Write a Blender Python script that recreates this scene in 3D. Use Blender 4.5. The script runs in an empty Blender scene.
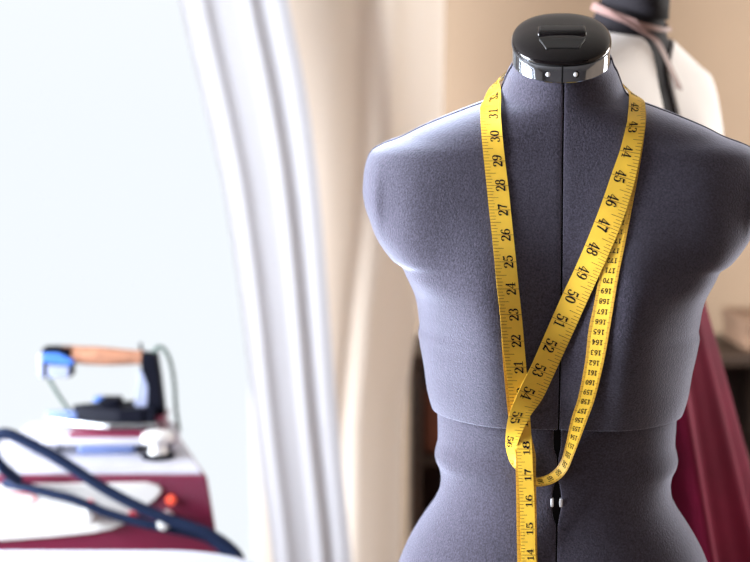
import bpy, bmesh, math, random
from mathutils import Vector, Matrix
from mathutils.bvhtree import BVHTree
random.seed(7)
S = bpy.context.scene
COL = S.collection
V = Vector

# ------------------------------------------------------------------ camera
PITCH = math.radians(6.9)
CAM = V((0, 0, 1.70))
FPX = 1250.0
cam_d = bpy.data.cameras.new('camera'); cam = bpy.data.objects.new('camera', cam_d); COL.objects.link(cam)
cam.location = CAM; cam.rotation_euler = (math.pi/2 - PITCH, 0, 0)
cam_d.sensor_width = 36; cam_d.lens = 60; cam_d.clip_start = 0.05
cam_d.dof.use_dof = True; cam_d.dof.focus_distance = 1.30; cam_d.dof.aperture_fstop = 3.2
S.camera = cam
FW = V((0, math.cos(PITCH), -math.sin(PITCH))); UP = V((0, math.sin(PITCH), math.cos(PITCH)))
def ray(px, py):
    return FW + V((1, 0, 0))*((px-375)/FPX) + UP*((281-py)/FPX)
def P(px, py, Y):
    d = ray(px, py); return CAM + d*(Y/d.y)

# ------------------------------------------------------------------ world and lights
w = bpy.data.worlds.new('sky'); S.world = w; w.use_nodes = True
nt = w.node_tree; bg = nt.nodes['Background']
tc = nt.nodes.new('ShaderNodeTexCoord'); sp = nt.nodes.new('ShaderNodeSeparateXYZ'); cr = nt.nodes.new('ShaderNodeValToRGB')
nt.links.new(tc.outputs['Generated'], sp.inputs[0]); nt.links.new(sp.outputs['Z'], cr.inputs[0]); nt.links.new(cr.outputs[0], bg.inputs[0])
cr.color_ramp.elements[0].position = 0.0; cr.color_ramp.elements[0].color = (0.88, 0.93, 0.97, 1)
cr.color_ramp.elements[1].position = 0.5; cr.color_ramp.elements[1].color = (0.97, 0.985, 1.0, 1)
bg.inputs[1].default_value = 1.04
def area(name, loc, target, sx, sy, power, color):
    l = bpy.data.lights.new(name, 'AREA'); l.shape = 'RECTANGLE'; l.size = sx; l.size_y = sy; l.energy = power; l.color = color
    o = bpy.data.objects.new(name, l); COL.objects.link(o); o.location = loc
    o.rotation_euler = (V(target)-V(loc)).to_track_quat('-Z', 'Y').to_euler(); return o
area('window_daylight_left', (-2.5, 1.5, 1.70), (0.2, 1.4, 1.42), 1.5, 1.8, 445, (0.88, 0.93, 1.0))
area('rim_light_right', (2.55, 2.75, 1.8), (0.4, 1.5, 1.45), 0.9, 1.4, 80, (1.0, 0.96, 0.9))  # added out-of-view rim light from right-behind, brightens the form's right edge
S.view_settings.view_transform = 'Standard'; S.view_settings.look = 'None'
S.view_settings.gamma = 1; S.view_settings.exposure = 0.0; S.view_settings.use_curve_mapping = False

# ------------------------------------------------------------------ materials
def srgb(r, g, b):
    f = lambda c: ((c/255+0.055)/1.055)**2.4 if c > 10 else c/255/12.92
    return (f(r), f(g), f(b), 1)
def mat(name, col, rough=0.6, metal=0.0, sheen=0.0, sheen_tint=None, coat=0.0, var=0.0, vscale=20, bump=0.0, bscale=200, trans=0.0, emit=0.0, sheen_rough=0.4, spec=0.5):
    m = bpy.data.materials.new(name); m.use_nodes = True; t = m.node_tree; b = t.nodes['Principled BSDF']
    b.inputs['Base Color'].default_value = col; b.inputs['Roughness'].default_value = rough; b.inputs['Metallic'].default_value = metal
    b.inputs['Sheen Weight'].default_value = sheen; b.inputs['Sheen Roughness'].default_value = sheen_rough
    if sheen_tint: b.inputs['Sheen Tint'].default_value = sheen_tint
    b.inputs['Coat Weight'].default_value = coat; b.inputs['Coat Roughness'].default_value = 0.05
    b.inputs['Transmission Weight'].default_value = trans; b.inputs['Specular IOR Level'].default_value = spec
    if emit: b.inputs['Emission Color'].default_value = col; b.inputs['Emission Strength'].default_value = emit
    c = t.nodes.new('ShaderNodeTexCoord')
    if var:
        n = t.nodes.new('ShaderNodeTexNoise'); n.inputs['Scale'].default_value = vscale; n.inputs['Detail'].default_value = 3
        r = t.nodes.new('ShaderNodeValToRGB'); r.color_ramp.elements[0].position = 0.3; r.color_ramp.elements[1].position = 0.7
        r.color_ramp.elements[0].color = tuple(x*(1-var) for x in col[:3])+(1,); r.color_ramp.elements[1].color = tuple(min(1, x*(1+var)) for x in col[:3])+(1,)
        t.links.new(c.outputs['Object'], n.inputs[0]); t.links.new(n.outputs[0], r.inputs[0]); t.links.new(r.outputs[0], b.inputs['Base Color'])
    if bump:
        n2 = t.nodes.new('ShaderNodeTexNoise'); n2.inputs['Scale'].default_value = bscale; n2.inputs['Detail'].default_value = 2
        bp = t.nodes.new('ShaderNodeBump'); bp.inputs['Strength'].default_value = bump; bp.inputs['Distance'].default_value = 0.002
        t.links.new(c.outputs['Object'], n2.inputs[0]); t.links.new(n2.outputs[0], bp.inputs['Height']); t.links.new(bp.outputs[0], b.inputs['Normal'])
    return m
M = {}
M['grey_jersey'] = mat('grey_jersey', (0.041, 0.034, 0.052, 1), 0.95, sheen=0.95, sheen_tint=(0.74, 0.79, 1, 1), sheen_rough=0.5, var=0.55, vscale=520, bump=0.36, bscale=560, spec=0.15)
M['cream_jersey'] = mat('cream_jersey', (0.88, 0.86, 0.86, 1), 0.9, sheen=0.2, bump=0.2, bscale=300)
M['black_jersey'] = mat('black_jersey', (0.016, 0.014, 0.018, 1), 0.8, bump=0.2, bscale=300, spec=0.2)
M['black_core'] = mat('black_core', (0.006, 0.006, 0.007, 1), 0.6, spec=0.2)
M['gloss_black'] = mat('gloss_black', (0.004, 0.003, 0.004, 1), 0.08, coat=0.15, spec=0.28)
M['satin_black'] = mat('satin_black', (0.008, 0.008, 0.009, 1), 0.35)
M['chrome'] = mat('chrome', (0.24, 0.26, 0.30, 1), 0.10, metal=1)
M['steel'] = mat('steel', (0.45, 0.47, 0.5, 1), 0.25, metal=1)
M['white_steel'] = mat('white_steel', (0.8, 0.82, 0.86, 1), 0.3)
M['tape_yellow'] = mat('tape_yellow', (0.95, 0.60, 0.055, 1), 0.42, coat=0.25, var=0.06, vscale=40, spec=0.5)
M['tape_ink'] = mat('tape_ink', (0.010, 0.008, 0.014, 1), 0.8, spec=0.1)
M['tape_ticks'] = mat('tape_ticks', (0.24, 0.10, 0.012, 1), 0.5)
M['tape_edge'] = mat('tape_edge', (0.62, 0.34, 0.03, 1), 0.5)
M['wall_paint'] = mat('wall_paint', (0.40, 0.29, 0.20, 1), 0.9, var=0.04, vscale=1.5, bump=0.05, bscale=90)
M['ceiling_paint'] = mat('ceiling_paint', (0.26, 0.24, 0.22, 1), 0.9, bump=0.03)
M['white_wall'] = mat('white_wall', (0.78, 0.77, 0.76, 1), 0.9, bump=0.03)
M['frame_white'] = mat('frame_white', (0.8, 0.81, 0.83, 1), 0.5, var=0.02)
M['dark_wall'] = mat('dark_wall', (0.10, 0.085, 0.08, 1), 0.9, bump=0.03)
M['wood_floor'] = mat('wood_floor', (0.12, 0.07, 0.04, 1), 0.45, var=0.35, vscale=6)
M['white_curtain'] = mat('white_curtain', (0.50, 0.495, 0.52, 1), 0.9, bump=0.1, bscale=400)
M['cream_curtain'] = mat('cream_curtain', (0.80, 0.72, 0.63, 1), 0.9, bump=0.1, bscale=400)
for _n, _c in (('white_curtain', (0.50, 0.495, 0.52, 1)), ('cream_curtain', (0.80, 0.71, 0.62, 1))):
    _t = M[_n].node_tree; _o = _t.nodes['Material Output']; _p = _t.nodes['Principled BSDF']
    _tr = _t.nodes.new('ShaderNodeBsdfTranslucent'); _tr.inputs[0].default_value = _c; _mx = _t.nodes.new('ShaderNodeMixShader'); _mx.inputs[0].default_value = 0.45
    _t.links.new(_p.outputs[0], _mx.inputs[1]); _t.links.new(_tr.outputs[0], _mx.inputs[2]); _t.links.new(_mx.outputs[0], _o.inputs['Surface'])
M['board_cloth'] = mat('board_cloth', (0.58, 0.64, 0.76, 1), 0.9, bump=0.5, bscale=25)
M['burgundy_shell'] = mat('burgundy_shell', (0.13, 0.010, 0.035, 1), 0.35, coat=0.1, var=0.05)
M['white_shell'] = mat('white_shell', (0.62, 0.62, 0.61, 1), 0.35, var=0.02)
M['grey_tray'] = mat('grey_tray', (0.42, 0.42, 0.48, 1), 0.4, var=0.05)
M['blue_plastic'] = mat('blue_plastic', (0.05, 0.16, 0.55, 1), 0.35, var=0.05)
M['pale_blue'] = mat('pale_blue', (0.17, 0.24, 0.50, 1), 0.4, var=0.05)
M['pale_grey'] = mat('pale_grey', (0.26, 0.29, 0.42, 1), 0.35, var=0.05)
M['cork'] = mat('cork', (0.33, 0.15, 0.085, 1), 0.75, var=0.25, vscale=90, bump=0.3)
M['iron_black'] = mat('iron_black', (0.003, 0.0035, 0.008, 1), 0.6, spec=0.06, var=0.1)
M['green_cord'] = mat('green_cord', (0.01, 0.05, 0.035, 1), 0.5, var=0.1)
M['navy_hose'] = mat('navy_hose', (0.008, 0.016, 0.045, 1), 0.7, spec=0.12, var=0.1)
M['red_lamp'] = mat('red_lamp', (0.85, 0.10, 0.05, 1), 0.3, emit=0.3)
M['red_paint'] = mat('red_paint', (0.8, 0.05, 0.06, 1), 0.5)
M['dark_red'] = mat('dark_red', (0.45, 0.01, 0.02, 1), 0.4)
M['velvet'] = mat('velvet', (0.155, 0.007, 0.032, 1), 0.85, spec=0.15, sheen=0.0, sheen_tint=(0.9, 0.55, 0.75, 1), var=0.2, vscale=12)
M['dark_wood'] = mat('dark_wood', (0.030, 0.016, 0.010, 1), 0.5, var=0.4, vscale=8)
M['brown_card'] = mat('brown_card', (0.16, 0.05, 0.025, 1), 0.8, var=0.2)
M['tan_card'] = mat('tan_card', (0.22, 0.13, 0.08, 1), 0.8, var=0.2)
M['pink_ribbon'] = mat('pink_ribbon', (0.26, 0.155, 0.14, 1), 0.6, var=0.1)
g = bpy.data.materials.new('window_glass'); g.use_nodes = True
_b = g.node_tree.nodes['Principled BSDF']; _b.inputs['Transmission Weight'].default_value = 1; _b.inputs['Roughness'].default_value = 0; _b.inputs['IOR'].default_value = 1.02
_b.inputs['Base Color'].default_value = (1, 1, 1, 1); M['glass'] = g

# ------------------------------------------------------------------ helpers
def tag(o, label=None, cat=None, group=None, kind=None):
    if label: o['label'] = label
    if cat: o['category'] = cat
    if group: o['group'] = group
    if kind: o['kind'] = kind
    return o
def empty(name, loc=(0, 0, 0), rz=0):
    o = bpy.data.objects.new(name, None); COL.objects.link(o); o.location = loc; o.rotation_euler = (0, 0, rz); o.empty_display_size = 0.05; return o
def link(name, verts, faces, m, parent=None, smooth=True, world=False):
    me = bpy.data.meshes.new(name); me.from_pydata([tuple(v) for v in verts], [], faces); me.validate(); me.update()
    bm = bmesh.new(); bm.from_mesh(me); bmesh.ops.recalc_face_normals(bm, faces=bm.faces); bm.to_mesh(me); bm.free()
    if m: me.materials.append(m)
    if smooth:
        me.polygons.foreach_set('use_smooth', [True]*len(me.polygons))
    o = bpy.data.objects.new(name, me); COL.objects.link(o)
    if parent:
        o.parent = parent
        if world:   # verts given in world space
            o.matrix_parent_inverse = world_of(parent).inverted()
    return o
def world_of(o):
    m = Matrix.LocRotScale(o.location, o.rotation_euler, o.scale)
    if o.parent: m = world_of(o.parent) @ o.matrix_parent_inverse @ m
    return m
class MB:
    def __init__(s): s.v = []; s.f = []
    def add(s, vs, fs):
        k = len(s.v); s.v += [V(x) for x in vs]; s.f += [tuple(i+k for i in f) for f in fs]; return s
    def box(s, a, b, bev=0.0, mtx=None, taper=None):
        bm = bmesh.new(); bmesh.ops.create_cube(bm, size=1)
        a = V(a); b = V(b)
        for v in bm.verts:
            v.co = V(((a.x+b.x)/2+v.co.x*(b.x-a.x), (a.y+b.y)/2+v.co.y*(b.y-a.y), (a.z+b.z)/2+v.co.z*(b.z-a.z)))
        if bev: bmesh.ops.bevel(bm, geom=bm.edges[:], offset=bev, segments=3, affect='EDGES', profile=0.5)
        bm.verts.index_update()
        vs = [mtx @ v.co if mtx else v.co.copy() for v in bm.verts]; s.add(vs, [[v.index for v in f.verts] for f in bm.faces]); bm.free(); return s
    def tube(s, pts, r, n=12, cap=True, sub=6):
        pts = [V(p) for p in pts]
        if sub > 1 and len(pts) > 2: pts = catmull(pts, sub)
        rs = r if callable(r) else (lambda t: r)
        L = len(pts); prev = None; k = len(s.v); T0 = None
        for i, p in enumerate(pts):
            t = (pts[min(i+1, L-1)]-pts[max(i-1, 0)]).normalized()
            if prev is None:
                a = t.orthogonal().normalized()
            else:
                a = (prev - t*prev.dot(t)).normalized()
            prev = a; b = t.cross(a); rr = rs(i/(L-1))
            for j in range(n):
                an = 2*math.pi*j/n; s.v.append(p + (a*math.cos(an)+b*math.sin(an))*rr)
        for i in range(L-1):
            for j in range(n):
                s.f.append((k+i*n+j, k+i*n+(j+1) % n, k+(i+1)*n+(j+1) % n, k+(i+1)*n+j))
        if cap:
            s.f.append(tuple(k+j for j in range(n))[::-1]); s.f.append(tuple(k+(L-1)*n+j for j in range(n)))
        return s
    def lathe(s, prof, n=32, mtx=None):   # prof: (r,z) list, about z
        k = len(s.v)
        for r, z in prof:
            for j in range(n):
                an = 2*math.pi*j/n; p = V((r*math.cos(an), r*math.sin(an), z)); s.v.append(mtx @ p if mtx else p)
        for i in range(len(prof)-1):
            for j in range(n):
                s.f.append((k+i*n+j, k+i*n+(j+1) % n, k+(i+1)*n+(j+1) % n, k+(i+1)*n+j))
        s.f.append(tuple(k+j for j in range(n))[::-1]); s.f.append(tuple(k+(len(prof)-1)*n+j for j in range(n))); return s
    def prism(s, poly, d0, d1, mtx):      # polygon in local xz, depth along y
        n = len(poly); vs = [mtx @ V((x, d0, z)) for x, z in poly]+[mtx @ V((x, d1, z)) for x, z in poly]
        fs = [tuple(range(n)), tuple(range(n, 2*n))[::-1]]+[(i, (i+1) % n, n+(i+1) % n, n+i) for i in range(n)]
        return s.add(vs, fs)
    def build(s, name, m, parent=None, smooth=True, world=False, bev=0.0):
        o = link(name, s.v, s.f, m, parent, smooth, world)
        if smooth or bev:
            if bev:
                b = o.modifiers.new('bevel', 'BEVEL'); b.width = bev; b.segments = 3; b.limit_method = 'ANGLE'; b.angle_limit = math.radians(40)
        if smooth: sharp(o)
        return o
def sharp(o, ang=45):
    bm = bmesh.new(); bm.from_mesh(o.data)
    for e in bm.edges:
        e.smooth = not (len(e.link_faces) == 2 and e.calc_face_angle(0) > math.radians(ang))
    bm.to_mesh(o.data); bm.free()
def catmull(pts, sub):
    out = []; n = len(pts)
    for i in range(n-1):
        p0 = pts[max(i-1, 0)]; p1 = pts[i]; p2 = pts[i+1]; p3 = pts[min(i+2, n-1)]
        for k in range(sub):
            t = k/sub
            out.append(0.5*((2*p1)+(p2-p0)*t+(2*p0-5*p1+4*p2-p3)*t*t+(3*p1-p0-3*p2+p3)*t**3))
    out.append(pts[-1]); return out
def interp(tab, x):                       # smooth monotone-ish table lookup
    n = len(tab)
    if x <= tab[0][0]: return tab[0][1]
    if x >= tab[-1][0]: return tab[-1][1]
    for i in range(n-1):
        if tab[i][0] <= x <= tab[i+1][0]: break
    x0, y0 = tab[i]; x1, y1 = tab[i+1]; h = x1-x0
    def sl(j):
        if j <= 0 or j >= n-1: return 0 if j <= 0 else (tab[-1][1]-tab[-2][1])/(tab[-1][0]-tab[-2][0])
        a = (tab[j][1]-tab[j-1][1])/(tab[j][0]-tab[j-1][0]); b = (tab[j+1][1]-tab[j][1])/(tab[j+1][0]-tab[j][0])
        if a*b <= 0: return 0
        return 2*a*b/(a+b)
    m0 = sl(i) if i > 0 else (y1-y0)/h; m1 = sl(i+1); t = (x-x0)/h
    return (2*t**3-3*t*t+1)*y0+(t**3-2*t*t+t)*h*m0+(-2*t**3+3*t*t)*y1+(t**3-t*t)*h*m1

# ------------------------------------------------------------------ room
WALLY = 3.80; CEIL = 2.75
XL, XR = -1.85, 2.30
wx0, wx1 = -1.75, P(262, 200, WALLY).x; wz0, wz1 = 0.22, 2.55
tag(MB().box((XL-0.2, -0.6, -0.05), (XR+0.2, WALLY+0.2, 0)).build('floor', M['wood_floor'], smooth=False), kind='structure')
tag(MB().box((XL-0.2, -0.6, CEIL), (XR+0.2, WALLY+0.2, CEIL+0.05)).build('ceiling', M['ceiling_paint'], smooth=False), kind='structure')
b = MB()
b.box((XL-0.2, WALLY, 0), (wx0, WALLY+0.2, CEIL)); b.box((wx1, WALLY, 0), (XR+0.2, WALLY+0.2, CEIL))
b.box((wx0, WALLY, 0), (wx1, WALLY+0.2, wz0)); b.box((wx0, WALLY, wz1), (wx1, WALLY+0.2, CEIL))
tag(b.build('wall_back', M['wall_paint'], smooth=False), kind='structure')
def side_wall(name, X0, X1, y0, y1, z0, z1, m):
    b = MB(); b.box((X0, -0.6, 0), (X1, y0, CEIL)); b.box((X0, y1, 0), (X1, WALLY, CEIL)); b.box((X0, y0, 0), (X1, y1, z0)); b.box((X0, y0, z1), (X1, y1, CEIL))
    tag(b.build(name, m, smooth=False), kind='structure')
tag(MB().box((XL-0.2, -0.8, 0), (XR+0.2, -0.6, CEIL)).build('wall_front', M['dark_wall'], smooth=False), kind='structure')
side_wall('wall_left', XL-0.15, XL, 0.5, 2.5, 0.8, 2.6, M['white_wall'])
side_wall('wall_right', XR, XR+0.15, 2.2, 3.3, 0.9, 2.55, M['wall_paint'])
tag(MB().box((wx1, WALLY-0.015, 0), (XR, WALLY, 0.1), 0.004).build('baseboard_back', M['frame_white'], smooth=False), kind='structure')
win = empty('window_1', ((wx0+wx1)/2, WALLY+0.1, wz0)); tag(win, kind='structure')
b = MB(); t_ = 0.05
b.box((wx0, WALLY+0.06, wz0), (wx0+t_, WALLY+0.13, wz1), 0.005); b.box((wx1-t_, WALLY+0.06, wz0), (wx1, WALLY+0.13, wz1), 0.005)
b.box((wx0, WALLY+0.06, wz0), (wx1, WALLY+0.13, wz0+t_), 0.005); b.box((wx0, WALLY+0.06, wz1-t_), (wx1, WALLY+0.13, wz1), 0.005)
b.build('window_frame', M['frame_white'], win, world=True)
MB().box((wx0+t_, WALLY+0.09, wz0+t_), (wx1-t_, WALLY+0.096, wz1-t_)).build('pane', M['glass'], win, smooth=False, world=True)

# white curtain swept to the side, cream curtain hanging straight behind it
def cloth(name, left, right, Y, nf, amp, m, y0, y1, nv=60, nu=220, phase=0.0, sharpness=0.0, seed=1):
    rnd = random.Random(seed); ph = [rnd.uniform(-0.5, 0.5) for _ in range(8)]
    vs = []; fs = []
    for i in range(nv+1):
        py = y0+(y1-y0)*i/nv
        a = P(interp(left, py), py, Y); c = P(interp(right, py), py, Y)
        for j in range(nu+1):
            u = j/nu
            uu = u+0.035*math.sin(2*math.pi*(u*1.7+ph[0]))+0.02*math.sin(2*math.pi*(u*3.1+ph[1])+i/nv*2)
            d = math.sin(2*math.pi*nf*uu+phase)*(0.75+0.35*math.sin(5*u+ph[2]*6))+0.25*math.sin(4*math.pi*nf*uu*0.77+ph[3]*4+i/nv*1.5)
            p = a.lerp(c, u); vs.append((p.x, Y+amp*d, p.z))
    for i in range(nv):
        for j in range(nu):
            k = i*(nu+1)+j; fs.append((k, k+1, k+nu+2, k+nu+1))
    o = link(name, vs, fs, m)
    s = o.modifiers.new('thick', 'SOLIDIFY'); s.thickness = 0.0012
    return o
o = cloth('white_curtain', [(-150, 150), (0, 179), (90, 200), (180, 221), (300, 240), (420, 254), (562, 272), (900, 300)],
          [(-150, 262), (0, 288), (110, 309), (200, 320), (400, 336), (562, 352), (900, 375)], 3.05, 2.6, 0.0055, M['white_curtain'], -110, 860, phase=1.2, seed=3)
tag(o, 'sheer white curtain swept diagonally beside the bright window', 'curtain')
o = cloth('cream_curtain', [(-200, 262), (900, 262)], [(-200, 446), (150, 443), (330, 416), (450, 402), (900, 396)], 3.24, 2.2, 0.010, M['cream_curtain'], -60, 760, phase=0.4, seed=9)
tag(o, 'cream curtain hanging straight between the white curtain and the tan wall', 'curtain')

# ------------------------------------------------------------------ dress form shape
FY = 1.38; CPX = 558.0
FROOT = P(CPX, 281, FY); FROT = -math.atan2(FROOT.x, FY)+math.radians(2.0)
cosr = math.cos(FROT)
WT = [(44, 47), (58, 47.4), (66, 49.5), (73, 53.5), (80, 56.5), (90, 60.5), (96, 65), (101, 74), (106, 88), (112, 104), (119, 122), (128, 143), (137, 161), (145, 182), (151, 191), (160, 195.5),
      (175, 198.5), (190, 199), (205, 196.5), (220, 191), (235, 185), (248, 177), (255, 171.5), (260, 166.5), (263, 161.5), (265, 158), (268, 156), (276, 152.3), (286, 147.5), (295, 143.8), (305, 141.3), (318, 139.5), (327, 138.5), (334, 139.5), (342, 138.5),
      (355, 136), (370, 133), (390, 130), (405, 126), (413, 123)]
WLT = [(385, 114), (412, 119), (425, 118.5), (440, 118), (449, 120), (456, 121), (463, 119.5), (470, 116), (480, 114.3), (490, 115.3), (500, 119.5), (515, 129.5), (530, 139), (545, 147), (562, 154),
       (600, 167), (640, 174), (690, 176), (720, 174)]
# front depth, back depth (mm) and exponent, slope
FT = [(44, 50), (72, 53), (90, 58), (104, 62), (120, 66), (150, 74), (200, 88), (250, 100), (300, 106), (350, 104), (390, 98), (413, 94)]
BT = [(44, 48), (72, 52), (90, 57), (104, 66), (120, 78), (150, 90), (200, 100), (250, 98), (300, 90), (350, 80), (413, 68)]
FLT = [(385, 84), (413, 87), (440, 86), (475, 88), (510, 95), (560, 106), (640, 114), (720, 110)]
BLT = [(385, 60), (413, 62), (475, 66), (560, 92), (640, 112), (720, 108)]
NT = [(44, 2.0), (90, 2.1), (104, 2.3), (128, 3.2), (150, 4.8), (200, 6.5), (240, 7.5), (272, 7.5), (295, 5.0), (320, 3.5), (345, 2.7), (413, 2.4)]
ST = [(44, 0.48), (60, 0.47), (74, 0.38), (90, 0.27), (104, 0.18), (150, 0.10), (200, 0.06), (260, 0.0), (413, 0.0)]
CT = [(44, -24), (90, -14), (120, -6), (160, 0), (413, 0)]
def ztab(py): return P(CPX, py, FY).z
def wid(w_, py): return (P(CPX+w_, py, FY).x-P(CPX, py, FY).x)*cosr
def surf(py, q, side, lower=False, off=0.0):
    """side -1 front, +1 back; q in [-1,1]; local coords (x right, y back, z up)"""
    if lower:
        W = wid(interp(WLT, py), py); F = interp(FLT, py)/1000; B = interp(BLT, py)/1000; n = 2.35; sl = 0; c = 0
    else:
        W = wid(interp(WT, py), py); F = interp(FT, py)/1000; B = interp(BT, py)/1000; n = interp(NT, py); sl = interp(ST, py); c = interp(CT, py)/1000
    W -= off; D = (F if side < 0 else B)-off
    a = min(1, abs(q)); y = D*max(0, (1-a**n))**0.5
    x = W*q
    if side < 0:
        env = max(0, 1-a**4)
        bx = math.exp(-((abs(x)-0.072)/0.050)**2)
        sg = 78 if py < 300 else 105
        bust = 0.024*bx*math.exp(-((py-302)/sg)**2) if not lower else 0.010*bx*math.exp(-((py-385)/40)**2)
        y += bust*env
        if not lower:  # slight hollow between chest and arm cap
            dx_ = abs(x)-0.187; y -= 0.005*math.exp(-(dx_/(0.022 if dx_ < 0 else 0.008))**2)*math.exp(-((py-208)/48)**2)*(y/0.07)
    yy = (-y if side < 0 else y)
    return V((x, yy+c, ztab(py)+sl*yy-off*0.3))
def qs(n, q0, q1):
    f = lambda q: math.copysign(1-math.sqrt(max(0, 1-abs(q))), q); p0, p1 = f(q0), f(q1); out = []
    for i in range(n+1):
        p = p0+(p1-p0)*i/n; out.append(math.copysign(1-(1-abs(p))**2, p))
    return out
def panel(name, m, parent, pys, side, sgn, gap, lower=False, q_end=0.9995, thick=0.003, nq=46, off=0.0):
    vs = []; fs = []
    for py in pys:
        W = wid(interp(WLT if lower else WT, py), py); g0 = gap(py)/1000/W
        for q in qs(nq, g0, q_end): vs.append(surf(py, sgn*q, side, lower, off))
    k = nq+1
    for i in range(len(pys)-1):
        for j in range(nq): fs.append((i*k+j, i*k+j+1, (i+1)*k+j+1, (i+1)*k+j))
    me_o = link(name, vs, fs, m, parent)
    # orient outward
    me = me_o.data; c = sum((p.normal.y*side+0.3*p.normal.x*sgn) for p in me.polygons)
    if c < 0: me.flip_normals()
    s = me_o.modifiers.new('thick', 'SOLIDIFY'); s.thickness = thick; s.offset = -1
    bv = me_o.modifiers.new('soft', 'BEVEL'); bv.width = 0.0011; bv.segments = 3; bv.limit_method = 'ANGLE'; bv.angle_limit = math.radians(50)
    return me_o
def frange(a, b, n): return [a+(b-a)*i/n for i in range(n+1)]
UP_ROWS = frange(60, 100, 30)+frange(101.5, 160, 38)+frange(162, 410, 118)
LO_ROWS = frange(392, 720, 110)
def core(parent, m, off=0.007, top=53):
    vs = []; fs = []; n = 40
    rows = [(py, False) for py in frange(top, 400, 70)]+[(py, True) for py in frange(402, 718, 60)]
    for py, lo in rows:
        o2 = off
        ring = [surf(py, q, -1, lo, o2) for q in qs(n, -1, 0)[:-1]]+[surf(py, q, -1, lo, o2) for q in qs(n, 0, 1)]
        ring += [surf(py, q, 1, lo, o2) for q in qs(n, 1, 0)[1:-1]]+[surf(py, q, 1, lo, o2) for q in qs(n, 0, -1)[:-1]]
        vs += ring; k = len(ring)
    for i in range(len(rows)-1):
        for j in range(k): fs.append((i*k+j, i*k+(j+1) % k, (i+1)*k+(j+1) % k, (i+1)*k+j))
    fs.append(tuple(range(k))); fs.append(tuple((len(rows)-1)*k+j for j in range(k)))
    return link('inner_shell', vs, fs, m, parent)
def stand(parent, zt, pole_m):
    MB().tube([(0, 0, 0.14), (0, 0, zt)], 0.014, 16, sub=1).build('pole', pole_m, parent)
    for k in range(4):
        a = math.radians(45+90*k); c, s_ = math.cos(a), math.sin(a)
        MB().tube([(0.012*c, 0.012*s_, 0.20), (0.12*c, 0.12*s_, 0.13), (0.25*c, 0.25*s_, 0.05), (0.30*c, 0.30*s_, 0.012)], 0.011, 10).build('leg', pole_m, parent)

# neck frame of the tilted top plane
NPY = 49
def neck_matrix():
    sl = interp(ST, NPY); c = interp(CT, NPY)/1000
    shear = Matrix.Identity(4); shear[2][1] = sl
    return Matrix.Translation(V((-0.002, c, ztab(NPY)))) @ shear
RX = wid(47.0, NPY); RY = 0.0540
def oval_stack(prof, n=96, mtx=None, ex=2.15):
    """prof: (scale, z)"""
    vs = []; fs = []
    for s_, z in prof:
        for j in range(n):
            a = 2*math.pi*j/n; c, s2 = math.cos(a), math.sin(a)
            x = (RX+s_)*math.copysign(abs(c)**(2/ex), c); y = (RY+s_)*math.copysign(abs(s2)**(2/ex), s2)
            p = V((x, y, z)); vs.append(mtx @ p if mtx else p)
    for i in range(len(prof)-1):
        for j in range(n): fs.append((i*n+j, i*n+(j+1) % n, (i+1)*n+(j+1) % n, (i+1)*n+j))
    fs.append(tuple(range(n))); fs.append(tuple((len(prof)-1)*n+j for j in range(n)))
    return vs, fs
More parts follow.
